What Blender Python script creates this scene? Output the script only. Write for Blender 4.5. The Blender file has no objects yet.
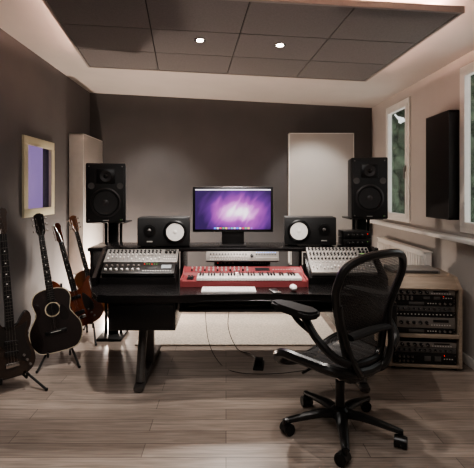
import bpy, bmesh, math, random
from mathutils import Matrix, Vector, Euler
random.seed(4)
C = bpy.context.scene.collection
R = math.radians

# ------------------------------------------------------------------ materials
def lin(h):
    if not isinstance(h, str): return tuple(h)
    h = h.lstrip('#'); o = []
    for i in (0, 2, 4):
        c = int(h[i:i+2], 16)/255
        o.append(c/12.92 if c <= .04045 else ((c+.055)/1.055)**2.4)
    return tuple(o)
def M(name, col, rough=.5, metal=0, noise=0, scale=15, bump=0, emit=0, emcol=None, coat=0, stretch=None):
    m = bpy.data.materials.new(name); m.use_nodes = True
    nt = m.node_tree; b = nt.nodes['Principled BSDF']; c = lin(col)
    b.inputs['Base Color'].default_value = (*c, 1); b.inputs['Roughness'].default_value = rough
    b.inputs['Metallic'].default_value = metal; b.inputs['Coat Weight'].default_value = coat
    if noise or bump:
        tc = nt.nodes.new('ShaderNodeTexCoord'); n = nt.nodes.new('ShaderNodeTexNoise')
        n.inputs['Scale'].default_value = scale; n.inputs['Detail'].default_value = 6
        mp = nt.nodes.new('ShaderNodeMapping')
        if stretch: mp.inputs['Scale'].default_value = stretch
        nt.links.new(tc.outputs['Object'], mp.inputs[0]); nt.links.new(mp.outputs[0], n.inputs['Vector'])
        if noise:
            r = nt.nodes.new('ShaderNodeValToRGB')
            r.color_ramp.elements[0].position = .3; r.color_ramp.elements[1].position = .7
            r.color_ramp.elements[0].color = (*[x*(1-noise) for x in c], 1)
            r.color_ramp.elements[1].color = (*[min(1, x*(1+noise)) for x in c], 1)
            nt.links.new(n.outputs['Fac'], r.inputs[0]); nt.links.new(r.outputs[0], b.inputs['Base Color'])
        if bump:
            bp = nt.nodes.new('ShaderNodeBump'); bp.inputs['Strength'].default_value = bump
            bp.inputs['Distance'].default_value = .01
            nt.links.new(n.outputs['Fac'], bp.inputs['Height']); nt.links.new(bp.outputs[0], b.inputs['Normal'])
    if emit:
        b.inputs['Emission Color'].default_value = (*lin(emcol or col), 1); b.inputs['Emission Strength'].default_value = emit
    return m

black = M('black_lacquer', '#0c0b0b', .35, noise=.2)
blackm = M('black_matte', '#141313', .55, noise=.2, scale=60)
vinyl = M('black_vinyl', '#171616', .5, noise=.25, scale=120, bump=.2)
deskm = M('desk_black', '#151313', .25, noise=.2, scale=30, coat=.3)
legm = M('desk_leg_metal', '#5c5855', .4, .5, noise=.1, scale=30)
conem = M('cone_dark', '#232121', .5, noise=.15, scale=50)
rubber = M('rubber', '#0a0a0a', .45)
whitecone = M('white_paper_cone', '#efebe5', .7, noise=.05, scale=60)
chrome = M('chrome', '#b8b4b0', .2, 1)
steel = M('brushed_steel', '#8d8884', .35, .8, noise=.1, scale=40, stretch=(1, 30, 30))
silver = M('silver_panel', '#96918c', .4, .3, noise=.05, scale=40)
midsil = M('mid_grey_panel', '#77736f', .45, .3, noise=.05, scale=40)
greyp = M('grey_panel', '#5a5755', .5, .2, noise=.1)
darkp = M('dark_panel', '#1f1d1c', .4, .3, noise=.1)
rksil = M('rack_silver', '#85807b', .4, .5, noise=.08)
knobd = M('knob_dark', '#1a1918', .4)
knobl = M('knob_light', '#c8c4bf', .4)
ledr = M('led_red', '#ff2a10', .4, emit=2)
ledg = M('led_green', '#80c060', .4, emit=.8)
ledb = M('led_blue', '#4a8cff', .4, emit=3)
lcd = M('lcd_blue', '#7fb4e8', .3, emit=.8)
lcdw = M('lcd_grey', '#8a8f92', .3, emit=.15)
redm = M('red_case', '#8f4446', .5, noise=.06, coat=.1)
ivory = M('white_key', '#f3f0ea', .3)
bindm = M('aged_binding', '#a89c86', .4)
ebony = M('black_key', '#0e0d0d', .3)
plasw = M('white_plastic', '#e2dfdb', .4)
alud = M('dark_aluminium', '#3a3838', .4, .6)
oak = M('rack_wood', '#9c8c7c', .5, noise=.15, scale=6, stretch=(1, 1, 12), bump=.1)
fabric = M('white_fabric', '#b9b5b0', .9, noise=.05, scale=150, bump=.3)
fabricd = M('dark_fabric', '#2c2a2a', .95, noise=.15, scale=150, bump=.3)
framew = M('white_frame', '#ebe8e3', .5, noise=.03)
cream = M('cream_frame', '#cfcaae', .5, noise=.03)
wallg = M('wall_grey_paint', '#545252', .85, noise=.05, scale=3, bump=.08)
walll = M('wall_light_grey_paint', '#5f5d5d', .85, noise=.05, scale=3, bump=.08)
wallw = M('wall_white_paint', '#b9b3ae', .85, noise=.04, scale=3, bump=.08)
ceilm = M('ceiling_paint', '#d8d1cb', .85, noise=.03, scale=3)
tilem = M('acoustic_tile', '#8d8785', .9, noise=.08, scale=80, bump=.2)
tiledk = M('tile_gap', '#3a3634', .9)
rimm = M('tile_rim', '#b0a7a1', .7)

def glassmat():
    m = bpy.data.materials.new('window_glass'); m.use_nodes = True; nt = m.node_tree
    b = nt.nodes['Principled BSDF']; out = nt.nodes['Material Output']
    t = nt.nodes.new('ShaderNodeBsdfTransparent'); mx = nt.nodes.new('ShaderNodeMixShader')
    t.inputs[0].default_value = (.92, .94, .93, 1); b.inputs['Roughness'].default_value = .05
    b.inputs['Base Color'].default_value = (.5, .55, .55, 1)
    mx.inputs[0].default_value = .06
    nt.links.new(t.outputs[0], mx.inputs[1]); nt.links.new(b.outputs[0], mx.inputs[2]); nt.links.new(mx.outputs[0], out.inputs[0])
    return m
glass = glassmat()

def weavemat():
    m = bpy.data.materials.new('chair_weave'); m.use_nodes = True; nt = m.node_tree
    b = nt.nodes['Principled BSDF']; out = nt.nodes['Material Output']
    b.inputs['Base Color'].default_value = (.035, .032, .031, 1); b.inputs['Roughness'].default_value = .42
    tc = nt.nodes.new('ShaderNodeTexCoord'); w = nt.nodes.new('ShaderNodeTexWave')
    w.wave_type = 'BANDS'; w.bands_direction = 'Z'; w.inputs['Scale'].default_value = 34
    w2 = nt.nodes.new('ShaderNodeTexWave'); w2.bands_direction = 'X'; w2.inputs['Scale'].default_value = 30
    mul = nt.nodes.new('ShaderNodeMath'); mul.operation = 'MULTIPLY'
    mul2 = nt.nodes.new('ShaderNodeMath'); mul2.operation = 'MULTIPLY_ADD'; mul2.inputs[1].default_value = .6; mul2.inputs[2].default_value = .16
    t = nt.nodes.new('ShaderNodeBsdfTransparent'); mx = nt.nodes.new('ShaderNodeMixShader')
    L = nt.links.new
    L(tc.outputs['Object'], w.inputs[0]); L(tc.outputs['Object'], w2.inputs[0])
    L(w.outputs['Fac'], mul.inputs[0]); L(w2.outputs['Fac'], mul.inputs[1]); L(mul.outputs[0], mul2.inputs[0])
    L(mul2.outputs[0], mx.inputs[0]); L(b.outputs[0], mx.inputs[1]); L(t.outputs[0], mx.inputs[2]); L(mx.outputs[0], out.inputs[0])
    return m
weave = weavemat()

def floormat():
    m = bpy.data.materials.new('laminate_floor'); m.use_nodes = True; nt = m.node_tree; L = nt.links.new
    b = nt.nodes['Principled BSDF']; tc = nt.nodes.new('ShaderNodeTexCoord')
    br = nt.nodes.new('ShaderNodeTexBrick'); br.inputs['Scale'].default_value = 1
    br.inputs['Brick Width'].default_value = 1.25; br.inputs['Row Height'].default_value = .13
    br.inputs['Mortar Size'].default_value = .0022; br.inputs['Mortar Smooth'].default_value = .3
    br.inputs['Color1'].default_value = (*lin('#9c8f85'), 1); br.inputs['Color2'].default_value = (*lin('#857970'), 1)
    br.inputs['Mortar'].default_value = (*lin('#524943'), 1); br.offset = .37
    mp = nt.nodes.new('ShaderNodeMapping'); mp.inputs['Scale'].default_value = (1.2, 22, 1)
    n = nt.nodes.new('ShaderNodeTexNoise'); n.inputs['Scale'].default_value = 3; n.inputs['Detail'].default_value = 8
    n.inputs['Distortion'].default_value = .6
    r = nt.nodes.new('ShaderNodeValToRGB'); r.color_ramp.elements[0].position = .32; r.color_ramp.elements[1].position = .66
    r.color_ramp.elements[0].color = (.64, .62, .60, 1); r.color_ramp.elements[1].color = (1.08, 1.08, 1.08, 1)
    mx = nt.nodes.new('ShaderNodeMix'); mx.data_type = 'RGBA'; mx.blend_type = 'MULTIPLY'; mx.inputs[0].default_value = 1
    L(tc.outputs['Object'], br.inputs['Vector']); L(tc.outputs['Object'], mp.inputs[0]); L(mp.outputs[0], n.inputs['Vector'])
    L(n.outputs['Fac'], r.inputs[0]); L(br.outputs['Color'], mx.inputs[6]); L(r.outputs[0], mx.inputs[7])
    L(mx.outputs[2], b.inputs['Base Color'])
    b.inputs['Roughness'].default_value = .32
    bp = nt.nodes.new('ShaderNodeBump'); bp.inputs['Strength'].default_value = .15; bp.inputs['Distance'].default_value = .004
    L(n.outputs['Fac'], bp.inputs['Height']); L(bp.outputs[0], b.inputs['Normal'])
    return m
floorm = floormat()

def screenmat():
    m = bpy.data.materials.new('aurora_screen'); m.use_nodes = True; nt = m.node_tree; L = nt.links.new
    b = nt.nodes['Principled BSDF']; tc = nt.nodes.new('ShaderNodeTexCoord')
    b.inputs['Base Color'].default_value = (.01, .01, .012, 1); b.inputs['Roughness'].default_value = .3
    n = nt.nodes.new('ShaderNodeTexNoise'); n.inputs['Scale'].default_value = 2.4; n.inputs['Detail'].default_value = 2; n.inputs['Distortion'].default_value = .8
    rt = nt.nodes.new('ShaderNodeMapping'); rt.inputs['Rotation'].default_value = (0, R(58), 0)
    sc = nt.nodes.new('ShaderNodeMapping'); sc.inputs['Scale'].default_value = (1.2, 1, 4)
    L(tc.outputs['Object'], rt.inputs[0]); L(rt.outputs[0], sc.inputs[0]); L(sc.outputs[0], n.inputs['Vector'])
    mp = nt.nodes.new('ShaderNodeMapping'); mp.inputs['Scale'].default_value = (3.6, 1, 5.2); mp.inputs['Location'].default_value = (-.15, 0, .16)
    L(tc.outputs['Object'], mp.inputs[0])
    ln = nt.nodes.new('ShaderNodeVectorMath'); ln.operation = 'LENGTH'; L(mp.outputs[0], ln.inputs[0])
    a = nt.nodes.new('ShaderNodeMath'); a.operation = 'MULTIPLY_ADD'; a.inputs[1].default_value = .9; L(n.outputs['Fac'], a.inputs[0]); L(ln.outputs['Value'], a.inputs[2])
    r = nt.nodes.new('ShaderNodeValToRGB'); cr = r.color_ramp
    cr.elements[0].position = .36; cr.elements[0].color = (*lin('#fff0fc'), 1)
    cr.elements[1].position = 1.0; cr.elements[1].color = (*lin('#2a1448'), 1)
    e = cr.elements.new(.47); e.color = (*lin('#dd92d8'), 1)
    e = cr.elements.new(.60); e.color = (*lin('#9a489f'), 1)
    e = cr.elements.new(.78); e.color = (*lin('#572b76'), 1)
    s = nt.nodes.new('ShaderNodeMath'); s.operation = 'MULTIPLY'; s.inputs[1].default_value = .58; L(a.outputs[0], s.inputs[0])
    L(s.outputs[0], r.inputs[0]); L(r.outputs[0], b.inputs['Emission Color']); b.inputs['Emission Strength'].default_value = 1.6
    return m
screenm = screenmat()

# ------------------------------------------------------------------ mesh builder
class B:
    def __init__(s): s.bm = bmesh.new(); s.mats = []
    def _add(s, tb, mat, T=None):
        if mat not in s.mats: s.mats.append(mat)
        mi = s.mats.index(mat)
        if T is not None: bmesh.ops.transform(tb, matrix=T, verts=tb.verts)
        bmesh.ops.recalc_face_normals(tb, faces=tb.faces)
        vm = {}
        for v in tb.verts: vm[v] = s.bm.verts.new(v.co)
        for f in tb.faces:
            try: nf = s.bm.faces.new([vm[v] for v in f.verts]); nf.material_index = mi
            except ValueError: pass
        tb.free(); return s
    def box(s, c, sz, mat, bev=0, rot=None, seg=2):
        tb = bmesh.new(); bmesh.ops.create_cube(tb, size=1)
        bmesh.ops.scale(tb, vec=sz, verts=tb.verts)
        if bev: bmesh.ops.bevel(tb, geom=tb.edges[:], offset=bev, segments=seg, affect='EDGES', profile=.5)
        T = Matrix.Translation(c)
        if rot: T = T @ Euler(rot).to_matrix().to_4x4()
        return s._add(tb, mat, T)
    def cyl(s, p1, p2, r, mat, r2=None, seg=20):
        p1, p2 = Vector(p1), Vector(p2); d = p2-p1
        tb = bmesh.new()
        bmesh.ops.create_cone(tb, cap_ends=True, segments=seg, radius1=r, radius2=r if r2 is None else r2, depth=d.length)
        T = Matrix.Translation((p1+p2)/2) @ d.to_track_quat('Z', 'Y').to_matrix().to_4x4()
        return s._add(tb, mat, T)
    def sph(s, c, r, mat, sc=(1, 1, 1), seg=16):
        tb = bmesh.new(); bmesh.ops.create_uvsphere(tb, u_segments=seg, v_segments=seg//2, radius=r)
        return s._add(tb, mat, Matrix.Translation(c) @ Matrix.Diagonal((*sc, 1)))
    def prism(s, pts, a, b, mat, axis='Y', bev=0, T=None):
        tb = bmesh.new()
        def P(u, v, w): return {'Y': (u, w, v), 'Z': (u, v, w), 'X': (w, u, v)}[axis]
        va = [tb.verts.new(P(u, v, a)) for u, v in pts]; vb = [tb.verts.new(P(u, v, b)) for u, v in pts]
        fa = tb.faces.new(va); fb = tb.faces.new(vb[::-1]); n = len(pts)
        for i in range(n): tb.faces.new([va[i], vb[i], vb[(i+1) % n], va[(i+1) % n]])
        if bev:
            es = list(set(list(fa.edges)+list(fb.edges)))
            bmesh.ops.bevel(tb, geom=es, offset=bev, segments=2, affect='EDGES')
        return s._add(tb, mat, T)
    def tube(s, pts, r, mat, seg=8, closed=False, flat=1):
        pts = [Vector(p) for p in pts]; n = len(pts); tb = bmesh.new(); rings = []
        up = None
        for i, p in enumerate(pts):
            if closed: d = pts[(i+1) % n]-pts[i-1]
            else: d = pts[min(i+1, n-1)]-pts[max(i-1, 0)]
            d.normalize()
            if up is None:
                up = Vector((0, 0, 1)) if abs(d.z) < .9 else Vector((1, 0, 0))
            x = d.cross(up).normalized(); y = x.cross(d).normalized(); up = y
            rr = r[min(i, len(r)-1)] if isinstance(r, (list, tuple)) else r
            rings.append([tb.verts.new(p+x*math.cos(2*math.pi*k/seg)*rr+y*math.sin(2*math.pi*k/seg)*rr*flat) for k in range(seg)])
        m = n if closed else n-1
        for i in range(m):
            a, b = rings[i], rings[(i+1) % n]
            for k in range(seg): tb.faces.new([a[k], a[(k+1) % seg], b[(k+1) % seg], b[k]])
        if not closed:
            tb.faces.new(rings[0][::-1]); tb.faces.new(rings[-1])
        return s._add(tb, mat)
    def lathe(s, prof, mat, T=None, seg=32):
        tb = bmesh.new(); rings = []
        for r, z in prof:
            rings.append([tb.verts.new((max(r, 1e-4)*math.cos(2*math.pi*k/seg), max(r, 1e-4)*math.sin(2*math.pi*k/seg), z)) for k in range(seg)])
        for a, b in zip(rings, rings[1:]):
            for k in range(seg): tb.faces.new([a[k], a[(k+1) % seg], b[(k+1) % seg], b[k]])
        tb.faces.new(rings[0][::-1]); tb.faces.new(rings[-1])
        return s._add(tb, mat, T)
    def shell(s, pts, f, mat, rings=7, c=(0, 0)):
        tb = bmesh.new(); rs = []
        for k in range(rings):
            t = 1-k/rings
            rs.append([tb.verts.new(f(c[0]+(a-c[0])*t, c[1]+(b-c[1])*t)) for a, b in pts])
        cv = tb.verts.new(f(*c)); n = len(pts)
        for a, b in zip(rs, rs[1:]):
            for i in range(n): tb.faces.new([a[i], a[(i+1) % n], b[(i+1) % n], b[i]])
        for i in range(n): tb.faces.new([rs[-1][i], rs[-1][(i+1) % n], cv])
        return s._add(tb, mat)
    def done(s, name, parent=None, loc=(0, 0, 0), rot=(0, 0, 0), **kw):
        me = bpy.data.meshes.new(name); s.bm.to_mesh(me); s.bm.free()
        for m in s.mats: me.materials.append(m)
        me.polygons.foreach_set('use_smooth', [True]*len(me.polygons)); me.set_sharp_from_angle(angle=R(32))
        o = bpy.data.objects.new(name, me); C.objects.link(o)
        o.location = loc; o.rotation_euler = rot
        if parent: o.parent = parent
        for k, v in kw.items(): o[k] = v
        return o
def E(name, loc, rot=(0, 0, 0), label='', cat='', group=None):
    e = bpy.data.objects.new(name, None); C.objects.link(e); e.empty_display_size = .1
    e.location = loc; e.rotation_euler = rot; e['label'] = label; e['category'] = cat
    if group: e['group'] = group
    return e
def cp(o, parent, loc, rot=None):
    n = o.copy(); C.objects.link(n); n.parent = parent; n.location = loc
    if rot is not None: n.rotation_euler = rot
    return n
def cat(pts, n=6, closed=True):
    out = []; L = len(pts)
    rng = range(L) if closed else range(L-1)
    for i in rng:
        if closed: p = [pts[(i+k-1) % L] for k in range(4)]
        else: p = [pts[max(0, min(L-1, i+k-1))] for k in range(4)]
        for j in range(n):
            t = j/n
            out.append(tuple(.5*((2*p[1][d])+(-p[0][d]+p[2][d])*t+(2*p[0][d]-5*p[1][d]+4*p[2][d]-p[3][d])*t*t+(-p[0][d]+3*p[1][d]-3*p[2][d]+p[3][d])*t**3) for d in range(len(pts[0]))))
    if not closed: out.append(tuple(pts[-1]))
    return out
FY = Matrix.Rotation(R(90), 4, 'X')      # local +Z -> -Y

# ------------------------------------------------------------------ room
XL, XR, YB, YF = -1.885, 2.02, 5.96, -1.2
def zc(x): return 2.81-(x+1.885)*.0535
def wall_side(name, x0, x1, holes, mat):
    b = B(); y = YF; H = 3.0
    for (a, c, z0, z1) in sorted(holes):
        b.box(((x0+x1)/2, (y+a)/2, H/2), (x1-x0, a-y, H), mat)
        b.box(((x0+x1)/2, (a+c)/2, z0/2), (x1-x0, c-a, z0), mat)
        b.box(((x0+x1)/2, (a+c)/2, (z1+H)/2), (x1-x0, c-a, H-z1), mat); y = c
    b.box(((x0+x1)/2, (y+YB)/2, H/2), (x1-x0, YB-y, H), mat)
    return b.done(name, kind='structure')
wall_side('wall_left', XL-.08, XL, [(4.03, 4.61, 1.26, 1.91)], walll)
wall_side('wall_right', XR, XR+.04, [(2.75, 3.66, 1.12, 2.48), (4.72, 5.36, 1.12, 2.46)], wallw)
B().box(((XL+XR)/2, YB+.075, 1.5), (XR-XL+.3, .15, 3), wallg).done('wall_back', kind='structure')
B().box(((XL+XR)/2, YF-.075, 1.5), (XR-XL+.3, .15, 3), wallw).done('wall_front', kind='structure')
B().box(((XL+XR)/2, (YF+YB)/2, -.05), (XR-XL+.3, YB-YF+.3, .1), floorm).done('floor', kind='structure')
b = B(); b.prism([(XL-.2, zc(XL-.2)), (XR+.2, zc(XR+.2)), (XR+.2, zc(XR+.2)+.15), (XL-.2, zc(XL-.2)+.15)], YF-.1, YB+.1, ceilm)
b.done('ceiling', kind='structure')
B().box((XL+.008, (YF+YB)/2, .04), (.016, YB-YF, .08), greyp, .003).done('baseboard_left', kind='structure')
B().box(((XL+XR)/2, YB-.008, .04), (XR-XL-.04, .016, .08), greyp, .003).done('baseboard_back', kind='structure')
B().box((XR-.008, (YF+YB)/2, .04), (.016, YB-YF, .08), framew, .003).done('baseboard_right', kind='structure')
B().box((XR-.06, 4.0, 1.045), (.12, 3.9, .035), framew, .006).done('trim_1', kind='structure', label='white window ledge along the wall')

def fr(b, x, t, y0, y1, z0, z1, f, mat):
    b.box((x, (y0+y1)/2, z0+f/2), (t, y1-y0, f), mat, .004); b.box((x, (y0+y1)/2, z1-f/2), (t, y1-y0, f), mat, .004)
    b.box((x, y0+f/2, (z0+z1)/2), (t, f, z1-z0-2*f), mat); b.box((x, y1-f/2, (z0+z1)/2), (t, f, z1-z0-2*f), mat)
def window(name, y0, y1, z0, z1):
    b = B(); x = XR+.005
    fr(b, x, .05, y0, y1, z0, z1, .05, framew)
    fr(b, x-.008, .05, y0+.045, y1-.045, z0+.045, z1-.045, .045, framew)
    b.box((x+.006, (y0+y1)/2, (z0+z1)/2), (.006, y1-y0-.1, z1-z0-.1), glass)
    o = b.done(name, kind='structure')
    h = B(); h.box((x-.038, y0+.065, 1.7), (.012, .022, .07), steel, .004); h.box((x-.052, y0+.065, 1.65), (.016, .02, .13), steel, .004)
    h.done('window_handle', o); return o
window('window_1', 4.70, 5.38, 1.10, 2.48)
window('window_2', 2.73, 3.68, 1.10, 2.50)
b = B(); fr(b, XL+.008, .03, 3.97, 4.67, 1.20, 1.97, .08, cream)
b.box((XL-.03, 4.32, 1.585), (.006, .58, .65), glass)
b.done('window_3', kind='structure')
purple = M('purple_booth_glow', '#a184c0', .8, noise=.15, scale=3, emit=.8)  # wall surface emits its own glow, in place of lamps inside the booth
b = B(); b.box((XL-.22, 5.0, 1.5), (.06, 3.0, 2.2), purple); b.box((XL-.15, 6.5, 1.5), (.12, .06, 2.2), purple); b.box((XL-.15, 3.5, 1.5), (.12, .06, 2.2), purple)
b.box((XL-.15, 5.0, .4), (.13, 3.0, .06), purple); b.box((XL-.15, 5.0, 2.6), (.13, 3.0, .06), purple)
b.done('wall_booth', kind='structure')

# radiator under the far window
rd = E('radiator', (XR-.085, 4.75, 0), label='white panel radiator beneath the window ledge', cat='radiator')
b = B(); b.box((0, 0, .51), (.06, 1.3, .70), framew, .01)
for i in range(22): b.box((-.038, -.60+i*.0571, .51), (.022, .030, .62), framew, .006)
b.done('panel', rd)
b = B(); b.box((0, 0, .865), (.08, 1.31, .012), framew, .003); b.done('top_grille', rd)
for yy in (-.4, .4): B().box((0, yy, .085), (.04, .04, .17), framew).done('foot', rd)

# wall absorbers
def absorber(loc, sz, mat, edge, label):
    e = E('sound_absorber', loc, label=label, cat='acoustic panel')
    w, d, h = sz
    B().box((0, 0, h/2), (w-.012, d-.012, h-.012), mat, .008).done('fabric_cover', e)
    b = B()
    t = .018
    if w > d:
        for c, s in [((0, 0, t/2), (w, d-.014, t)), ((0, 0, h-t/2), (w, d-.014, t)), ((-w/2+t/2, 0, h/2), (t, d-.014, h)), ((w/2-t/2, 0, h/2), (t, d-.014, h))]: b.box(c, s, edge, .003)
    else:
        for c, s in [((0, 0, t/2), (w-.014, d, t)), ((0, 0, h-t/2), (w-.014, d, t)), ((0, -d/2+t/2, h/2), (w-.014, t, h)), ((0, d/2-t/2, h/2), (w-.014, t, h))]: b.box(c, s, edge, .003)
    b.done('frame', e)
absorber((1.30, YB-.06, .45), (.885, .12, 1.79), fabric, framew, 'off-white fabric acoustic panel mounted on the grey wall')
absorber((XL+.094, 5.54, .45), (.188, .80, 1.69), fabric, framew, 'thick off-white acoustic panel on the wall near the corner')
absorber((XR-.052, 3.925, 1.20), (.104, .43, .95), fabricd, blackm, 'dark grey acoustic panel mounted between two windows')

# ceiling cloud
def zp(x): return 2.665-(x+1.33)*.0512
cl = E('ceiling_cloud', (0, 3.4, 0), label='suspended dark taupe tiled acoustic ceiling panel', cat='ceiling panel')
BLc, BRc, FRc, FLc = (-1.33, 4.20), (1.355, 4.20), (1.41, 2.60), (-1.12, 2.56)
def q(u, v):
    a = [BLc[i]*(1-u)+BRc[i]*u for i in (0, 1)]; c = [FLc[i]*(1-u)+FRc[i]*u for i in (0, 1)]
    return (a[0]*(1-v)+c[0]*v, a[1]*(1-v)+c[1]*v-3.4)
def slab(b, u0, u1, v0, v1, dz, t, mat):
    tb = bmesh.new(); lo = []; hi = []
    for u, v in ((u0, v0), (u1, v0), (u1, v1), (u0, v1)):
        x, y = q(u, v); lo.append(tb.verts.new((x, y, zp(x)+dz))); hi.append(tb.verts.new((x, y, zp(x)+dz+t)))
    tb.faces.new(lo); tb.faces.new(hi[::-1])
    for i in range(4): tb.faces.new([lo[i], lo[(i+1) % 4], hi[(i+1) % 4], hi[i]])
    b._add(tb, mat)
for i in range(4):
    for j in range(3):
        b = B(); slab(b, i/4+.0015, (i+1)/4-.0015, j/3+.003, (j+1)/3-.003, 0, .012, tilem); b.done('ceiling_tile', cl)
b = B(); slab(b, .001, .999, .001, .999, .0125, .018, tiledk)
b.done('backing_board', cl)
b = B(); slab(b, -.008, 0, -.01, 1.01, -.004, .038, rimm); slab(b, 1, 1.008, -.01, 1.01, -.004, .038, rimm)
slab(b, -.008, 1.008, -.014, 0, -.004, .038, rimm); slab(b, -.008, 1.008, 1, 1.014, -.004, .038, rimm)
b.done('edge_rim', cl)
for u, v in ((.15, .15), (.85, .15), (.15, .85), (.85, .85)):
    b = B(); x, y = q(u, v); b.cyl((x, y, zp(x)+.03), (x, y, zc(x)+.002), .006, steel); b.done('hanger', cl)
cove = M('cove_light', '#ffd9c8', .5, emit=95, emcol='#ffceb8')
for a in ((.03, .04, .05, .95), (.96, .97, .05, .95), (.07, .93, .03, .045), (.07, .93, .955, .97)):
    b = B(); slab(b, *a, .032, .008, cove); b.done('light_strip', cl, label='warm glowing light strip')

bulb = M('spot_bulb', '#fff2e0', .5, emit=40)
for (x, y, p) in ((-.2, 3.29, 60), (.415, 3.31, 60)):
    e = E('downlight', (x, y, zp(x)), label='small round downlight set into the dark ceiling panel', cat='light', group='downlights in the ceiling panel')
    B().lathe([(.02, -.004), (.042, -.006), (.046, -.002), (.046, .002), (.02, .002)], chrome).done('ring', e)
    B().lathe([(.0, -.009), (.026, -.008), (.028, -.003), (0, -.003)], bulb).done('bulb', e)
    l = bpy.data.lights.new('downlight_lamp', 'SPOT'); l.energy = p; l.spot_size = R(105); l.spot_blend = .7; l.color = (1, .93, .87); l.shadow_soft_size = .03
    o = bpy.data.objects.new('lamp', l); C.objects.link(o); o.parent = e; o.location = (0, 0, -.02)

def light(name, kind, loc, energy, col, rot=(0, 0, 0), **kw):
    l = bpy.data.lights.new(name, kind); l.energy = energy; l.color = col
    for k, v in kw.items(): setattr(l, k, v)
    o = bpy.data.objects.new(name, l); C.objects.link(o); o.location = loc; o.rotation_euler = rot; return o
def spot(name, loc, tgt, energy, size, blend=.6, soft=.06, col=(1, .95, .9)):
    d = (Vector(tgt)-Vector(loc)).to_track_quat('-Z', 'Y').to_euler()
    return light(name, 'SPOT', loc, energy, col, d, spot_size=R(size), spot_blend=blend, shadow_soft_size=soft)
spot('rear_ceiling_lamp', (.1, 4.75, 2.6), (-.2, 4.5, 0), 270, 105, .5)
light('front_fill_light', 'AREA', (.1, 1.2, 2.6), 34, (1, .96, .93), size=1.6)  # added soft fill out of view near the camera, no fixture behind it
spot('wall_fill_light', (1.0, 4.8, 2.5), (1.2, 5.96, 1.1), 60, 65)  # added spot brightening the absorber on the back wall, no fixture
spot('wall_fill_light', (-1.0, 4.9, 2.6), (-.95, 5.96, 1.1), 60, 65, .8)  # second added spot, puts a glow on the back wall left of the monitor
spot('desk_fill_light', (.1, 2.3, 2.6), (.1, 3.6, .8), 115, 58, .8)  # added overhead spot to brighten the desk, not an actual lamp there
spot('side_fill_light', (-.8, 2.9, 2.6), (-1.2, 3.7, 0), 190, 46, .7)  # added spot lifting the guitars and the floor pool on the left
# floor uplight in the corner
e = E('floor_uplight', (-1.40, 5.25, 0), label='small black floor uplight glowing in the corner', cat='lamp')
B().lathe([(.0, 0), (.08, 0), (.08, .02), (.055, .03), (.055, .15), (.06, .16), (.05, .16), (.045, .12), (0, .12)], black).done('housing', e)
B().lathe([(0, .121), (.04, .121), (.04, .13), (0, .135)], bulb).done('bulb', e)
light('lamp', 'POINT', (0, 0, .24), 110, (1, .84, .72), shadow_soft_size=.05).parent = e

# outside
leaf = M('foliage', '#4c5746', .9, noise=.8, scale=5, bump=.8)
b = B()
for i in range(24):
    xx = 2.9+i*.26; y = 9.2+random.random()*.8
    for j in range(9):
        if random.random() < .12 and j > 3: continue
        b.sph((xx+random.random()*.3, y+random.random()*.4, .2+j*.45+random.random()*.2), .28+random.random()*.16, leaf, seg=10)
o = b.done('hedge'); o['kind'] = 'stuff'; o['label'] = 'leafy green hedge outside the window'; o['category'] = 'hedge'
w = bpy.data.worlds.new('World'); bpy.context.scene.world = w; w.use_nodes = True
w.node_tree.nodes['Background'].inputs[0].default_value = (.84, .84, .84, 1); w.node_tree.nodes['Background'].inputs[1].default_value = 1.6

# ------------------------------------------------------------------ rug
rugm = M('rug_cream', '#c6bbae', .95, noise=.2, scale=50, bump=.9)
b = B(); b.box((0, 0, .008), (1.95, 1.0, .016), rugm, .006)
o = b.done('rug', loc=(.12, 4.52, .0)); o['label'] = 'cream coloured flat rug beneath the desk'; o['category'] = 'rug'

# ------------------------------------------------------------------ desk
DT = .71
desk = E('studio_desk', (0, 3.5, 0), label='black studio workstation desk with raised bridge shelf and metal legs', cat='desk')
oy = -3.5
outl = [(-.84, 3.03), (-.40, 3.03), (-.30, 3.05), (-.15, 3.085), (.25, 3.10), (.65, 3.085), (.80, 3.05), (.90, 3.03), (1.20, 3.06), (1.28, 3.3), (1.30, 4.1), (-1.2, 4.1), (-1.18, 3.7), (-1.0, 3.2), (-.92, 3.06)]
B().prism([(x, y+oy) for x, y in outl], DT-.055, DT, deskm, 'Z', .010).done('desktop', desk)
b = B(); b.box((.06, 3.90+oy, .945), (2.5, .42, .03), deskm, .005); b.done('bridge_shelf', desk)
for x in (-1.16, -.38, .64, 1.27):
    B().box((x, 3.9+oy, .82), (.03, .38, .22), deskm, .003).done('shelf_support', desk)
for x in (-1.03, 1.245):
    B().prism([(3.34+oy, DT-.001), (3.34+oy, .775), (3.66+oy, .975), (3.72+oy, .975), (3.72+oy, DT-.001)], x-.015, x+.015, deskm, 'X', .004).done('side_cheek', desk)
B().box((.06, 4.02+oy, .53), (2.3, .02, .36), deskm, .003).done('modesty_panel', desk)
for x0, x1 in ((-.84, -.36), (.80, 1.22)):
    b = B(); b.box(((x0+x1)/2, 3.36+oy, .555), (x1-x0, .6, .20), deskm, .006); o = b.done('drawer_pedestal', desk)
    B().box(((x0+x1)/2, 3.052+oy, .555), (x1-x0-.03, .016, .17), black, .004).done('drawer_front', o)
B().box((.22, 3.27+oy, .585), (1.12, .34, .02), deskm, .006).done('keyboard_tray', desk)
for x in (-.345, .785):
    b = B(); b.box((x, 3.3+oy, .62), (.015, .36, .07), steel, .002); b.done('tray_rail', desk)
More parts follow.
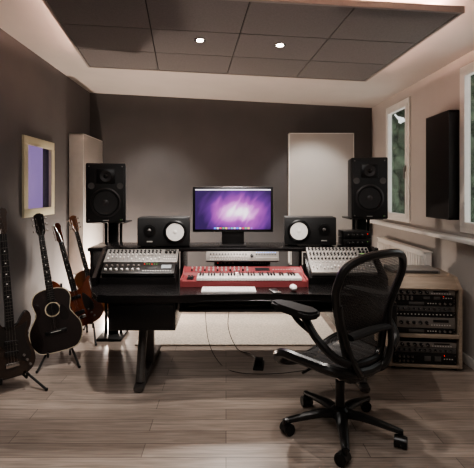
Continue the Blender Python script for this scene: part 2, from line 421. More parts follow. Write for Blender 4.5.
for x in (-.63, 1.0):
    b = B(); b.box((x, 3.5+oy, .25), (.09, .06, .42), legm, .01)
    b.box((x, 3.5+oy, .46), (.07, .7, .03), legm, .006)
    b.tube([(x, 3.30+oy, .46), (x, 3.22+oy, .25), (x, 3.15+oy, .05)], .032, legm, 10)
    l = b.done('leg', desk)
    b = B(); b.prism([(3.08, 0.012), (3.95, .012), (3.95, .04), (3.6, .075), (3.4, .075), (3.08, .04)], x-.035, x+.035, legm, 'X', .006, Matrix.Translation((0, oy, 0)))
    b.cyl((x, 3.13+oy, 0), (x, 3.13+oy, .016), .025, rubber); b.cyl((x, 3.9+oy, 0), (x, 3.9+oy, .016), .025, rubber)
    b.done('foot', l)
for x0, x1 in ((-1.0, -.40), (.66, 1.22)):
    B().prism([(3.40+oy, DT), (3.40+oy, .762), (3.66+oy, .922), (3.685+oy, .922), (3.685+oy, DT)], x0, x1, deskm, 'X', .003).done('sloped_console', desk)

# ------------------------------------------------------------------ gear
kb = B(); kb.lathe([(0, 0), (.5, 0), (.48, .8), (.38, 1.0), (0, 1.0)], knobd, seg=14); kb.box((0, .3, 1.0), (.08, .4, .06), knobl); KD = kb.done('knob')
kb = B(); kb.lathe([(0, 0), (.5, 0), (.48, .8), (.38, 1.0), (0, 1.0)], knobl, seg=14); kb.box((0, .3, 1.0), (.08, .4, .06), knobd); KL = kb.done('knob')
kb = B(); kb.lathe([(0, 0), (.5, 0), (.48, .8), (.38, 1.0), (0, 1.0)], steel, seg=14); kb.box((0, .3, 1.0), (.08, .4, .06), knobd); KS = kb.done('knob')
fb = B(); fb.box((0, 0, .004), (.009, .018, .012), knobl, .002); FD = fb.done('fader')
bb = B(); bb.box((0, 0, .002), (.010, .008, .005), knobl, .001); BT = bb.done('push_button')
LD = {}
for m in (ledr, ledg, ledb):
    LD[m.name] = B().cyl((0, 0, 0), (0, 0, .003), .003, m, seg=8).done('indicator_light')
def device(name, label, catg, loc, rx, w, l, depth, face, knobs=(), buttons=(), disp=(), leds=(), faders=(), ears=False, group=None, rz=0):
    e = E(name, loc, (rx, 0, rz), label, catg, group)
    b = B(); b.box((0, l/2, -depth/2-.002), (w-(.04 if ears else .004), l-.003, depth), darkp if ears else face, .003); b.done('chassis', e)
    b = B(); b.box((0, l/2, 0), (w, l-.002, .006), face, .0015)
    if ears:
        for sx in (-1, 1):
            for t in (.2, .8): b.cyl((sx*(w/2-.009), l*t, .002), (sx*(w/2-.009), l*t, .005), .004, steel, seg=8)
    b.done('front_panel', e)
    for (x0, x1, n, y, r, K) in knobs:
        for i in range(n):
            x = x0+(x1-x0)*(i/(n-1) if n > 1 else 0)
            k = cp(K, e, (x, y, .003), (0, 0, random.uniform(-2, 2))); k.scale = (r*2, r*2, r*1.6)
    for (x0, x1, n, y) in buttons:
        for i in range(n): cp(BT, e, (x0+(x1-x0)*(i/(n-1) if n > 1 else 0), y, .003))
    for (x0, x1, n, y) in faders:
        if n:
            for i in range(n):
                x = x0+(x1-x0)*(i/(n-1)); cp(FD, e, (x, y+random.uniform(-.02, .02), .003))
            b = B()
            for i in range(n):
                x = x0+(x1-x0)*(i/(n-1)); b.box((x, y, .0035), (.002, .07, .001), knobd)
            b.done('fader_slots', e)
    for (x, y, dw, dh, m) in disp: B().box((x, y, .004), (dw, dh, .004), m, .001).done('display', e)
    for (x, y, m) in leds: cp(LD[m.name], e, (x, y, .003))
    return e
SL = math.atan2(.16, .26)
def slope(t): return (3.40+math.cos(SL)*t, .762+math.sin(SL)*t)
y, z = slope(.005)
device('audio_processor', 'black tilted audio processor with knobs and lights on the desk', 'audio gear', (-.70, y-.012, z+.032), SL, .58, .125, .025, darkp,
       knobs=[(-.26, .0, 7, .085, .010, KS), (-.26, .0, 7, .04, .010, KL)], disp=[(.10, .08, .1, .05, darkp), (.22, .08, .08, .04, lcdw)],
       buttons=[(.04, .26, 12, .03)], leds=[(.04+.02*i, .11, ledg if i % 3 else ledr) for i in range(6)])
y, z = slope(.14)
device('audio_mixer', 'grey tilted audio mixer with rows of knobs on the desk', 'audio mixer', (-.70, y-.012, z+.032), SL, .60, .165, .025, midsil,
       knobs=[(-.27, .15, 14, .14, .008, KD), (-.27, .15, 14, .115, .008, KD), (-.27, .15, 14, .09, .008, KL), (.2, .27, 3, .12, .012, KD)],
       faders=[(-.27, .15, 14, .045)], buttons=[(.19, .28, 6, .07), (.19, .28, 6, .04)], disp=[(.235, .15, .1, .015, darkp)])
y, z = slope(.005)
device('mixing_console', 'light grey mixing console packed with knobs and faders', 'audio mixer', (.94, y-.010, z+.040), SL, .52, .315, .032, silver,
       knobs=[(-.24, .14, 14, .295-.022*i, .0075, K) for i, K in enumerate((KD, KD, KL, KD, KD, KL, KD))]+[(.18, .24, 3, .28, .01, KD), (.18, .24, 3, .245, .01, KD)],
       faders=[(-.24, .14, 14, .06), (.18, .24, 3, .06)], buttons=[(-.24, .14, 14, .122), (.17, .25, 6, .14), (.17, .25, 6, .16)], disp=[(.205, .20, .09, .04, darkp)],
       leds=[(.18+.01*i, .227, ledg) for i in range(4)])
for i, (m, z) in enumerate(((redm, .715), (darkp, .76), (darkp, .805))):
    device('rack_unit', 'dark rack unit with small lights under the bridge shelf' if i else 'dull red rack unit with small buttons under the bridge shelf', 'audio gear', (.14, 3.72, z), R(90), .4826, .044, .26, m,
           knobs=[(-.18, -.08, 4, .022, .009, KS)], disp=[(.02, .022, .08, .02, lcd if i == 1 else darkp)], buttons=[(.1, .2, 6, .022)], leds=[(-.21, .022, ledr)], ears=True, group='rack units under the bridge shelf')
device('monitor_controller', 'silver monitor controller with small knobs and blue lights', 'audio gear', (.14, 3.645, .856), R(65), .62, .085, .04, silver,
       knobs=[(-.27, .03, 13, .060, .006, KD), (-.27, .03, 13, .035, .006, KL), (.08, .08, 1, .045, .014, KD), (.12, .28, 8, .058, .006, KD)],
       buttons=[(.12, .29, 12, .03), (-.27, .03, 16, .014)], leds=[(.12+.02*i, .074, ledb) for i in range(9)])
for i in range(2):
    device('small_amplifier', 'small black amplifier with red light on the bridge shelf', 'audio gear', (1.16, 3.80, .962+i*.068), R(90), .24, .064, .2, darkp,
           knobs=[(-.08, .04, 4, .03, .012, KD)], leds=[(.09, .04, ledr if i else ledg)], disp=[(.09, .02, .02, .008, darkp)], group='small amplifiers stacked on the shelf')

# rack cabinet
RX, RY, RA = 1.61, 3.47, R(-6)
rk = E('rack_cabinet', (RX, RY, 0), (0, 0, RA), 'light wood equipment rack cabinet standing by the white wall', 'rack cabinet')
W, D, H = .57, .5, .745
for sx in (-1, 1): B().prism([(0, .024), (0, .66), (.10, H), (D, H), (D, .024)], sx*(W/2-.013)-.013, sx*(W/2-.013)+.013, oak, 'X', .003).done('side_panel', rk)
B().box((0, D/2+.05, H-.011), (W-.054, D-.10, .022), oak, .003).done('top_panel', rk)
B().box((0, .052, .695), (W-.054, .125, .018), oak, .003, (math.atan2(.085, .10), 0, 0)).done('sloped_top', rk)
B().box((0, D/2, .035), (W-.054, D, .022), oak, .003).done('bottom_panel', rk)
B().box((0, D/2, .275), (W-.054, D, .026), oak, .003).done('shelf', rk)
B().box((0, D-.006, H/2), (W-.05, .01, H-.1), blackm).done('back_panel', rk)
for sx in (-1, 1):
    for yy in (.05, .45): B().cyl((sx*.24, yy, 0), (sx*.24, yy, .025), .02, rubber).done('foot', rk)
def runit(z, u, style, back):
    h = .0445*u
    kw = dict(ears=True, group='rack units in the wooden cabinet', rz=RA)
    lab = ['black rack unit with small display', 'grey rack unit with row of knobs', 'black rack unit with meters and switches', 'dark patch panel with rows of sockets', 'silver faced rack unit with large knobs'][style]+' in the wooden cabinet'
    a = (RX-math.sin(RA)*back, RY+math.cos(RA)*back, z)
    if style == 0: device('rack_unit', lab, 'audio gear', a, R(90), .485, h, .32, darkp, knobs=[(.12, .2, 3, h/2, .009, KS)], disp=[(-.06, h/2, .12, h*.5, greyp)], buttons=[(.03, .09, 4, h/2)], **kw)
    if style == 1: device('rack_unit', lab, 'audio gear', a, R(90), .485, h, .32, greyp, knobs=[(-.2, .2, 11, h*.5, .009, KD)], **kw)
    if style == 2: device('rack_unit', lab, 'audio gear', a, R(90), .485, h, .32, darkp, knobs=[(-.2, -.1, 4, h*.65, .010, KS), (-.2, -.1, 4, h*.25, .010, KS)], disp=[(.02, h/2, .05, h*.45, greyp), (.1, h/2, .05, h*.45, greyp)], buttons=[(.15, .21, 4, h*.5)], leds=[(.15, h*.8, ledr)], **kw)
    if style == 3: device('rack_unit', lab, 'audio gear', a, R(90), .485, h, .32, darkp, buttons=[(-.21, .21, 16, h*.5)], **kw)
    if style == 4: device('rack_unit', lab, 'audio gear', a, R(90), .485, h, .32, rksil, knobs=[(-.18, .02, 5, h*.5, .014, KD)], buttons=[(.06, .2, 8, h*.3)], disp=[(.13, h*.66, .12, h*.25, darkp)], **kw)
z = .05
for u, st in ((2, 2), (1, 1), (1, 4)): runit(z, u, st, .015); z += .0445*u+.0005
z = .289
for u, st in ((1, 0), (2, 4), (1, 3), (1, 1), (1, 0), (1, 2), (1, 4)): runit(z, u, st, .035); z += .0445*u+.0005
e = E('equipment_case', (1.62, 3.66, H+.001), (0, 0, RA), label='flat pale grey box on top of the rack cabinet', cat='box')
B().box((0, .14, .015), (.40, .26, .03), silver, .005).done('body', e)
B().box((0, .008, .015), (.36, .006, .018), greyp, .002).done('front_panel', e)

# ------------------------------------------------------------------ red keyboard
sy = E('synthesizer_keyboard', (.14, 3.30, DT+.001), label='red synthesizer keyboard with white and black keys on the desk', cat='keyboard instrument')
W = .96
B().prism([(0, 0), (0, .045), (.015, .05), (.19, .052), (.205, .075), (.31, .105), (.32, .095), (.32, 0)], -W/2, W/2, redm, 'X', .004).done('case', sy)
for sx in (-1, 1): B().prism([(-.004, 0), (-.004, .056), (.02, .066), (.195, .07), (.21, .085), (.31, .112), (.325, .105), (.325, 0)], sx*(W/2+.006)-.006, sx*(W/2+.006)+.006, redm, 'X', .002).done('end_cheek', sy)
wk = B(); wk.box((0, 0, 0), (.0215, .182, .022), ivory, .002); wk = wk.done('white_key', sy)
bk = B(); bk.box((0, 0, 0), (.012, .10, .014), ebony, .002); bk = bk.done('black_key', sy)
n = 36; x0 = -.355
for i in range(n):
    x = x0+.0225*i
    if i == 0: wk.location = (x, .089, .062)
    else: cp(wk, sy, (x, .089, .062))
first = True
for i in range(n-1):
    if i % 7 in (2, 6): continue
    x = x0+.0225*(i+.5)
    if first: bk.location = (x, .130, .079); first = False
    else: cp(bk, sy, (x, .130, .079))
tl = math.atan2(.03, .105)
for i in range(14):
    k = cp(KL if i % 3 else KD, sy, (-.42+.035*i, .235, .0835), (tl, 0, 0)); k.scale = (.016, .016, .014)
for i in range(14):
    k = cp(KL, sy, (-.42+.035*i, .28, .0965), (tl, 0, 0)); k.scale = (.014, .014, .012)
B().box((.16, .258, .0915), (.12, .05, .006), darkp, .001, (tl, 0, 0)).done('display', sy)
for i in range(9): cp(BT, sy, (.25+.022*i, .25, .089), (tl, 0, 0))
B().box((-.42, .09, .055), (.05, .12, .006), darkp, .002).done('pitch_panel', sy)
for x in (-.432, -.408):
    b = B(); b.cyl((x-.006, .09, .055), (x+.006, .09, .055), .022, rubber); b.done('pitch_wheel', sy)

# computer keyboard, mouse, phone
ck = E('computer_keyboard', (.02, 3.13, DT+.001), (0, 0, 0), 'slim white computer keyboard on the desk', 'computer keyboard')
B().prism([(0, 0), (0, .006), (.115, .014), (.115, 0)], -.20, .20, plasw, 'X', .002).done('body', ck)
b = B()
for r in range(5):
    for i in range(19):
        if r == 0 and 4 < i < 11: continue
        b.box((-.187+i*.02075, .014+r*.0215, .010+r*.0016), (.0175, .0175, .006), plasw, .001)
    if r == 0: b.box((-.187+7.5*.02075, .014, .010), (.12, .0175, .006), plasw, .001)
o = b.done('keycaps', ck); o['kind'] = 'stuff'
ms = E('computer_mouse', (.50, 3.19, DT+.001), (0, 0, 0), 'small white computer mouse on the desk', 'computer mouse')
b = B(); b.sph((0, 0, .0235), .03, plasw, (.95, 1.7, .75)); b.done('shell', ms)
B().cyl((-.003, .028, .042), (.003, .028, .042), .004, greyp, seg=10).done('scroll_wheel', ms)
ph = E('mobile_phone', (.36, 3.16, DT+.001), (0, 0, R(12)), 'small black mobile phone lying on the desk', 'phone')
B().box((0, 0, .005), (.06, .115, .009), silver, .004).done('body', ph)
B().box((0, 0, .0102), (.052, .09, .002), black, .0005).done('screen', ph)

# ------------------------------------------------------------------ monitor
mo = E('computer_monitor', (.062, 3.86, .961), label='wide flat computer monitor showing purple aurora wallpaper', cat='monitor')
b = B(); b.box((0, 0, .325), (.72, .03, .405), alud, .006); b.done('housing', mo)
b = B(); b.box((0, -.0155, .325), (.708, .004, .393), black, .001); b.done('bezel', mo)
B().box((0, 0, 0), (.675, .003, .36), screenm).done('screen', mo, (0, -.0185, .326))
B().box((0, -.0205, .500), (.675, .001, .011), M('menu_bar_light', '#d8d4e0', .4, emit=.6)).done('menu_bar', mo)
cols = ['#4a8cff', '#e0e0e0', '#d05040', '#60b060', '#e0c050', '#9060c0', '#50b0c0', '#c0c0c8']
for i in range(14):
    b = B(); b.box((-.16+i*.025, -.0205, .157), (.018, .001, .014), M('dock_icon', cols[i % 8], .5, emit=.6)); b.done('dock_icon', mo)
b = B(); b.box((0, .02, .09), (.2, .012, .16), alud, .004, (R(8), 0, 0)); b.box((0, 0, .006), (.24, .2, .011), alud, .003); b.done('stand', mo)

# ------------------------------------------------------------------ speakers
def driver(r, cone, cap, surround=rubber, ring=blackm):
    b = B()
    b.lathe([(r*1.14, 0), (r*1.15, .008), (r*1.02, .014), (r*1.0, .010)], ring)
    b.lathe([(r*1.0, .008), (r*.96, .017), (r*.90, .017), (r*.85, .010)], surround)
    b.lathe([(r*.89, .013), (r*.6, .009), (r*.34, .005), (r*.3, .004)], cone)
    b.lathe([(r*.34, .004), (r*.30, .010), (r*.18, .015), (0, .017)], cap)
    return b
dustm = M('dust_cap', '#3a3636', .3)
ringd = M('speaker_ring', '#3a3737', .4, .3)
portm = B().lathe([(.028, 0), (.03, .004), (.022, .004), (.02, .001)], greyp).done('bass_port')
screwm = B().cyl((0, 0, 0), (0, 0, .004), .006, steel, seg=8).done('screw')
def big_speaker(loc, rz, w, h, label):
    e = E('studio_monitor_speaker', loc, (0, 0, rz), label, 'speaker', 'large studio monitor speakers')
    d = .32
    B().box((0, d/2, h/2), (w, d, h), vinyl, .012).done('cabinet', e)
    B().box((0, -.004, h/2), (w-.03, .012, h-.03), blackm, .004).done('baffle', e)
    driver(w*.34, conem, dustm, rubber, ringd).done('woofer', e, (0, -.009, h*.34), (R(90), 0, 0))
    b = B(); b.box((0, -.013, h*.78), (w*.46, .01, w*.38), black, .004)
    b.lathe([(.055, 0), (.052, .004), (.028, .002), (.024, .001)], ringd, Matrix.Translation((0, -.018, h*.78)) @ FY)
    b.sph((0, -.018, h*.78), .02, conem)
    b.done('tweeter', e)
    for sx in (-1, 1): cp(portm, e, (sx*w*.36, -.010, h*.62), (R(90), 0, 0))
    b = B(); b.box((0, -.011, h*.045), (.05, .003, .008), silver); b.done('badge', e)
    cp(LD[ledg.name], e, (w*.38, -.009, h*.05), (R(90), 0, 0))
    for sx in (-1, 1):
        for zz in (.03, h-.03): cp(screwm, e, (sx*(w/2-.03), -.009, zz), (R(90), 0, 0))
    return e
def spk_stand(loc, top, label):
    e = E('speaker_stand', loc, label=label, cat='speaker stand', group='speaker stands behind the desk')
    B().box((0, 0, .012), (.24, .30, .024), blackm, .004).done('base_plate', e)
    b = B(); b.box((0, .03, top/2), (.09, .07, top-.03), blackm, .006); b.cyl((.075, .03, .02), (.075, .03, top-.012), .014, blackm); b.cyl((-.075, .03, .02), (-.075, .03, top-.012), .014, blackm); b.done('column', e)
    B().box((0, 0, top-.008), (.32, .30, .014), blackm, .004).done('top_plate', e)
lp, rp = 1.152, 1.19
big_speaker((-1.11, 3.97, lp+.002), R(12), .355, .553, 'large black studio speaker on a stand at the grey wall')
spk_stand((-1.13, 4.29, 0), lp, 'black metal speaker stand')
big_speaker((1.325, 3.97, rp+.002), R(-10), .325, .568, 'large black studio speaker on a stand by the window')
spk_stand((1.355, 4.29, 0), rp, 'black metal speaker stand')
def small_speaker(loc, flip, rz, label):
    e = E('bookshelf_speaker', loc, (0, 0, rz), label, 'speaker', 'small speakers lying on the bridge shelf')
    w, h, d = .45, .245, .24
    B().box((0, d/2, h/2+.012), (w, d, h), vinyl, .006).done('cabinet', e)
    for sx in (-1, 1):
        b = B(); b.box((sx*.15, d/2, .006), (.08, .18, .012), rubber, .002); b.done('foam_pad', e)
    driver(.088, whitecone, whitecone, rubber, black).done('woofer', e, (flip*.10, -.003, h*.5+.012), (R(90), 0, 0), label='white cone woofer')
    b = B(); b.lathe([(.052, 0), (.052, .006), (.03, .008), (.026, .003), (0, .002)], black, Matrix.Translation((-flip*.12, -.002, h*.56+.012)) @ FY)
    b.sph((-flip*.12, -.006, h*.56+.012), .016, greyp); b.done('tweeter', e)
    b = B(); b.box((-flip*.12, -.0025, h*.16+.012), (.05, .004, .012), silver, .001); b.done('badge', e)
small_speaker((-.54, 3.72, .961), 1, R(4), 'black speaker with white cone lying on the shelf beside the monitor')
small_speaker((.745, 3.80, .961), -1, R(-6), 'black speaker with white cone lying on the shelf near the amplifiers')

# ------------------------------------------------------------------ pedal and cables
pd = E('foot_pedal', (.27, 3.55, 0), (0, 0, R(-8)), 'small black foot pedal on the floor beneath the desk', 'pedal')
B().box((0, 0, .012), (.085, .17, .024), blackm, .006).done('base', pd)
B().box((0, -.01, .042), (.07, .13, .014), black, .005, (R(12), 0, 0)).done('treadle', pd)
def cable(pts, r, label):
    o = B().tube(cat(pts, 8, False), r, rubber, 8).done('cable'); o['label'] = label; o['category'] = 'cable'; return o
cable([(.27, 3.66, .012), (.22, 3.8, .008), (.10, 3.9, .022), (.02, 3.96, .2), (.04, 3.99, .40)], .003, 'thin black cable running from the foot pedal')
cable([(-.2, 3.98, .5), (-.16, 3.8, .15), (-.05, 3.6, .006), (.1, 3.42, .006), (.4, 3.40, .006), (.75, 3.5, .006)], .0025, 'thin black cable lying on the floor beneath the desk')

# ------------------------------------------------------------------ guitars
def guitar(kind, loc, yaw, lean, roll, sc, bodym, topm, label, gl, sw=.19, bw=1.0, neckcol='#4a3222'):
    acoustic = kind == 'acoustic'
    e = E('acoustic_guitar' if acoustic else ('bass_guitar' if kind == 'bass' else 'electric_guitar'), loc, label=label, cat='guitar')
    e.rotation_euler = (Matrix.Rotation(yaw, 3, 'Z') @ Matrix.Rotation(-lean, 3, 'X') @ Matrix.Rotation(roll, 3, 'Y')).to_euler()
    e.scale = (sc, sc, sc)
    if acoustic:
        half = [(.10, .008), (.165, .045), (.195, .12), (.19, .20), (.150, .27), (.128, .315), (.138, .37), (.145, .42), (.115, .475), (.05, .498)]
        pts = cat(half+[(-x, z) for x, z in half[::-1]], 5); th = .10; bl = .50; scale_l = .40
    else:
        pts = cat([(0, 0), (.10, .01), (.16, .06), (.165, .13), (.135, .21), (.125, .27), (.15, .33), (.155, .39), (.125, .425), (.085, .385), (.045, .335), (-.04, .335), (-.075, .39), (-.125, .47), (-.16, .46), (-.16, .38), (-.13, .28), (-.14, .20), (-.17, .13), (-.165, .06), (-.10, .01)], 5)
        th = .045; bl = .37; scale_l = .50 if kind == 'bass' else .40
    pts = [(x*bw, z) for x, z in pts]
    B().prism(pts, -th/2, th/2, bodym, 'Y', .006).done('body', e)
    o = B(); o.prism([(x*.965, .25+(z-.25)*.965) for x, z in pts], -th/2-.0035, -th/2+.001, topm, 'Y'); o.done('top_plate', e)
    if acoustic:
        o = B(); o.tube([(x*.985, -th/2-.001, .25+(z-.25)*.985) for x, z in pts], .0034, bindm, 6, True); o.done('binding', e, label='cream edge binding')
        T = Matrix.Translation((0, -th/2-.003, .335)) @ FY
        o = B(); o.lathe([(0, .0005), (.048, .0005), (.048, .002), (0, .002)], ebony, T); o.done('sound_hole', e)
        o = B(); o.lathe([(.05, .0005), (.05, .0025), (.058, .0025), (.058, .0005)], bindm, T); o.done('rosette', e)
        o = B(); o.box((0, -th/2-.008, .16), (.16, .01, .03), ebony, .003); o.box((0, -th/2-.014, .163), (.075, .004, .003), ivory); o.done('bridge', e)
        zb = .163; z0 = .40
        o = B(); o.prism(cat([(.05, .25), (.10, .24), (.11, .30), (.07, .36), (.05, .33)], 4), -th/2-.006, -th/2-.003, M('pickguard', '#161212', .25), 'Y'); o.done('pickguard', e)
    else:
        pg = M('pickguard_plate', '#1b1715', .3)
        o = B(); o.prism(cat([(.10, .09), (.125, .14), (.10, .22), (.095, .28), (.115, .35), (.06, .33), (-.03, .325), (-.09, .37), (-.10, .30), (-.045, .2), (.03, .12)] if kind == 'bass' else [(.06, .13), (.12, .12), (.13, .18), (.10, .25), (.06, .29), (.045, .2)], 4), -th/2-.006, -th/2-.003, pg, 'Y'); o.done('pickguard', e)
        for zz in ((.13, .27) if kind != 'bass' else (.16, .23)):
            B().box((0, -th/2-.009, zz), (.085, .012, .030), ebony, .003, (0, R(6 if kind == 'bass' else 0), 0)).done('pickup', e)
        B().box((0, -th/2-.008, .085), (.085, .014, .03), chrome, .003).done('bridge', e)
        for i in range(3):
            k = cp(KS, e, (.075+.018*i, -th/2-.004, .13-.035*i), (R(90), 0, 0)); k.scale = (.018, .018, .014)
        zb = .085; z0 = .33
    zn = bl+scale_l+(.03 if kind != 'bass' else .1)
    fy = -th/2-.012 if not acoustic else -th/2-.008
    neckw = M('neck_wood', neckcol, .4, noise=.2, scale=8, stretch=(8, 8, 1))
    o = B(); o.prism([(-.026, bl-.04), (.026, bl-.04), (.021, zn), (-.021, zn)], fy+.004, fy+.022, neckw, 'Y', .005); o.done('neck', e)
    o = B(); o.prism([(-.028, z0), (.028, z0), (.0215, zn), (-.0215, zn)], fy-.003, fy+.004, ebony, 'Y', .001)
    for i in range(1, 20):
        zz = zn-(zn-zb)*(1-2**(-i/12))
        if zz > z0+.01: o.box((0, fy-.0035, zz), (.046, .002, .002), chrome)
    for i in (3, 5, 7, 9, 12):
        zz = zn-(zn-zb)*(1-2**(-(i-.5)/12)); o.cyl((0, fy-.0028, zz), (0, fy-.0042, zz), .004, ivory, seg=8)
    o.done('fretboard', e)
    if acoustic: hs = [(-.022, 0), (-.034, .03), (-.038, .17), (-.012, .185), (.012, .185), (.038, .17), (.034, .03), (.022, 0)]
    else: hs = [(-.022, 0), (-.033, .03), (-.026, .06), (-.028, .16), (.0, .185), (.028, .175), (.036, .15), (.026, .12), (.028, .02), (.022, 0)]
    B().prism([(x, zn+z) for x, z in hs], fy+.004, fy+.019, neckw if kind == 'bass' else bodym, 'Y', .002).done('headstock', e)
    tp = B(); tp.cyl((0, -.012, 0), (0, .004, 0), .004, chrome, seg=10); tp.cyl((0, .012, 0), (.02, .012, 0), .003, chrome, seg=8); tp.box((.026, .012, 0), (.014, .008, .018), chrome, .003)
    tp = tp.done('tuning_peg', e)
    n = 4 if kind == 'bass' else 6; firstp = True; posts = []
    for i in range(n):
        if acoustic: sx = -1 if i < 3 else 1; zz = zn+.04+.05*(i % 3); x = sx*.024
        else: sx = -1; x = -.014; zz = zn+.030+(.13/(n-1))*i
        posts.append((x, zz))
        loc_ = (x, fy+.006, zz); rot_ = (0, 0 if sx > 0 else R(180), 0)
        if firstp: tp.location = loc_; tp.rotation_euler = rot_; firstp = False
        else: cp(tp, e, loc_, rot_)
    o = B()
    for i in range(n):
        t = (i/(n-1)-.5); o.cyl((t*.056, fy-.010, zb), (t*.036, fy-.006, zn), .0009, chrome, seg=5); o.cyl((t*.036, fy-.006, zn), (posts[i][0], fy-.002, posts[i][1]), .0009, chrome, seg=5)
    o.done('strings', e)
    # stand
    s = E('guitar_stand', (loc[0], loc[1], 0), (0, 0, yaw), gl, 'guitar stand', 'guitar stands along the grey wall')
    tb = blackm; top = .62; hb = loc[2]; ty = math.tan(lean)
    by = .10+th/2
    o = B(); o.tube([(0, by+.02, .16), (0, by+.02+(top-.16)*ty, top)], .010, tb); o.done('upright', s)
    for P in ([(0, by+.02, .30), (-.08, by-.05, .12), (-sw, -.16, .010)], [(0, by+.02, .30), (.08, by-.05, .12), (sw, -.16, .010)], [(0, by+.02, .34), (0, by+.08, .15), (0, by+.12, .010)]):
        o = B(); o.tube(P, .009, tb); o.sph((P[2][0], P[2][1], .012), .012, rubber, seg=8); o.done('tripod_leg', s)
    o = B(); o.tube([(0, by+.02, .17), (0, by, hb+.03), (0, by-.02, hb-.012)], .009, tb)
    for sx in (-1, 1): o.tube(cat([(0, by-.02, hb-.012), (sx*.07, by-.04, hb-.012), (sx*.085, -.02, hb-.013), (sx*.085, -th/2-.03, hb-.008), (sx*.085, -th/2-.035, hb+.03)], 4, False), .008, rubber)
    o.done('cradle', s)
gblack = M('guitar_black', '#0f0c0b', .18, coat=.6)
gbass = M('bass_dark_wood', '#21150f', .2, noise=.4, scale=6, coat=.6)
sunb = M('reddish_brown_wood', '#5c2e1c', .22, noise=.4, scale=5, coat=.5)
tan = M('amber_wood', '#6a4024', .28, noise=.35, scale=6, coat=.4, stretch=(1, 1, .3))
gblk2 = M('guitar_top_dark', '#1b1413', .2, noise=.5, scale=5, coat=.6)
guitar('bass', (-1.55, 3.12, .10), R(40), R(8), R(-2), 1.07, gblack, gbass, 'dark electric bass guitar resting upright on a stand', 'black tubular stand holding the bass guitar', bw=.90, neckcol='#3c281b')
guitar('acoustic', (-1.40, 3.62, .10), R(18), R(11), R(-9), 1.06, gblack, gblk2, 'black acoustic guitar with cream edge binding on a stand', 'black tubular stand holding the acoustic guitar', .16)
guitar('electric', (-1.37, 4.16, .15), R(12), R(10), R(-16), 1.05, sunb, sunb, 'reddish-brown electric guitar with small dark pickguard on a stand', 'black tubular guitar stand', .12, 1.2)
guitar('acoustic', (-1.38, 4.66, .13), R(14), R(9), R(-15), .98, tan, tan, 'amber brown wooden acoustic guitar on a stand near the desk', 'black tubular guitar stand', .14, 1.08)

# ------------------------------------------------------------------ chair
ch = E('office_chair', (.692, 2.61, 0), (0, 0, R(36)), 'black mesh ergonomic office chair on a five-star wheeled base', 'chair')
cb = M('chair_black', '#1a1918', .28, noise=.1)
base = B()
base.lathe([(0, .075), (.045, .075), (.06, .09), (.055, .13), (.034, .145), (0, .145)], cb)
A = [R(8+72*i) for i in range(5)]
for a in A:
    c, s = math.cos(a), math.sin(a)
    base.tube([(c*.03, s*.03, .108), (c*.12, s*.12, .112), (c*.22, s*.22, .100), (c*.345, s*.345, .080)], [.038, .035, .029, .021], cb, 10, flat=.7)
    base.cyl((c*.345, s*.345, .06), (c*.345, s*.345, .09), .013, cb)
base = base.done('star_base', ch)
cs = B()
for sx in (-1, 1): cs.cyl((sx*.006, .018, .032), (sx*.034, .018, .032), .032, rubber, seg=24)
cs.prism([(.018+.036*math.cos(t), .032+.036*math.sin(t)) for t in [R(a) for a in range(0, 181, 20)]], -.028, .028, cb, 'X', .002)
cs.cyl((0, 0, .03), (0, 0, .068), .010, cb)
cs = cs.done('caster', base)
for i, a in enumerate(A):
    loc = (math.cos(a)*.345, math.sin(a)*.345, 0); rot = (0, 0, a+R(40+35*i))
    if i == 0: cs.location = loc; cs.rotation_euler = rot
    else: cp(cs, base, loc, rot)
b = B(); b.cyl((0, 0, .13), (0, 0, .30), .028, cb); b.cyl((0, 0, .28), (0, 0, .40), .017, chrome); b.done('gas_column', ch)
b = B(); b.box((0, -.03, .395), (.22, .30, .065), cb, .02); b.box((0, -.16, .415), (.34, .09, .05), cb, .014); b.tube([(-.08, .05, .40), (-.2, .06, .40), (-.26, .06, .39)], .008, cb); b.tube([(.08, .03, .40), (.2, .03, .40), (.26, .03, .39)], .008, cb)
b.done('tilt_mechanism', ch)
half = [(.08, -.20), (.18, -.19), (.25, -.13), (.275, 0), (.29, .12), (.28, .24), (.21, .31), (.08, .335)]
so = cat(half+[(-x, y) for x, y in half[::-1]], 4)
def sf(x, y):
    z = .462+.30*x*x-.012*math.cos(x*6)
    if y > .14: z -= (y-.14)**2*2.6
    return Vector((x, y, z-.014*(1-min(1, abs(x)/.26))))
b = B(); b.shell(so, sf, weave, 7, (0, .03)); b.done('seat', ch)
b = B(); b.tube([sf(x, y)-Vector((0, 0, .010)) for x, y in so], .030, cb, 10, True)
for sx in (-1, 1): b.tube([(sx*.10, -.06, .42), (sx*.18, -.05, .435), (sx*.26, -.02, .465)], .018, cb)
b.done('seat_frame', ch)
half = [(.06, .0), (.115, .008), (.155, .045), (.18, .13), (.222, .25), (.268, .37), (.292, .46), (.278, .545), (.215, .60), (.09, .628)]
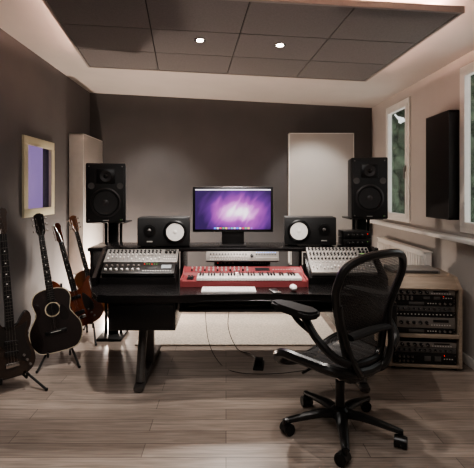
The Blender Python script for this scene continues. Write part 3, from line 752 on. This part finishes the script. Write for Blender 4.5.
bo = cat(half+[(-x, z) for x, z in half[::-1]], 4)
def bf(x, z):
    return Vector((x, -.19-.11*(z/.6)+.6*x*x+.03*math.sin(math.pi*min(1, z/.5)), .475+z*1.0))
b = B(); b.shell(bo, bf, weave, 8, (0, .34)); b.done('backrest', ch)
b = B(); b.tube([bf(x, z) for x, z in bo], .023, cb, 10, True); b.done('backrest_frame', ch)
b = B(); b.tube([bf(x, .17+.02*math.cos(x*8))-Vector((0, .026, 0)) for x in [-.17+.034*i for i in range(11)]], .036, blackm, 10, flat=.5); b.done('lumbar_support', ch)
for sx in (-1, 1):
    b = B(); b.tube(cat([(sx*.05, -.17, .415), (sx*.11, -.225, .44), (sx*.18, -.225, .54), tuple(bf(sx*.218, .25)-Vector((0, .014, 0))), tuple(bf(sx*.256, .36)-Vector((0, .012, 0)))], 5, False), [.021]*10+[.017]*10+[.013], cb)
    b.done('back_bracket', ch)
for sx in (-1, 1):
    b = B(); pts = cat([(-.052, -.10), (.044, -.10), (.054, .05), (.042, .20), (-.034, .21), (-.054, .05)], 4)
    b.prism([(x+sx*.335, y) for x, y in pts], .755, .797, blackm, 'Z', .012); o = b.done('armrest', ch)
    b = B(); b.tube(cat([(sx*.20, -.22, .52), (sx*.29, -.19, .57), (sx*.330, -.10, .66), (sx*.335, -.02, .762)], 5, False), .023, cb, 10)
    b.tube(cat([(sx*.331, -.09, .67), (sx*.335, .02, .715), (sx*.335, .08, .762)], 4, False), .015, cb)
    b.done('armrest_post', o)

for o in [KD, KL, KS, FD, BT, portm, screwm]+list(LD.values()): bpy.data.objects.remove(o)
try: bpy.context.scene.view_settings.look = 'AgX - Medium High Contrast'
except Exception: pass

# ------------------------------------------------------------------ camera
cam = bpy.data.cameras.new('camera'); co = bpy.data.objects.new('camera', cam); C.objects.link(co)
co.location = (0, 0, 1.45); co.rotation_euler = (R(90), 0, 0)
cam.sensor_width = 36; cam.lens = 430/474*36; cam.shift_x = 11/474; cam.shift_y = -43/474
bpy.context.scene.camera = co
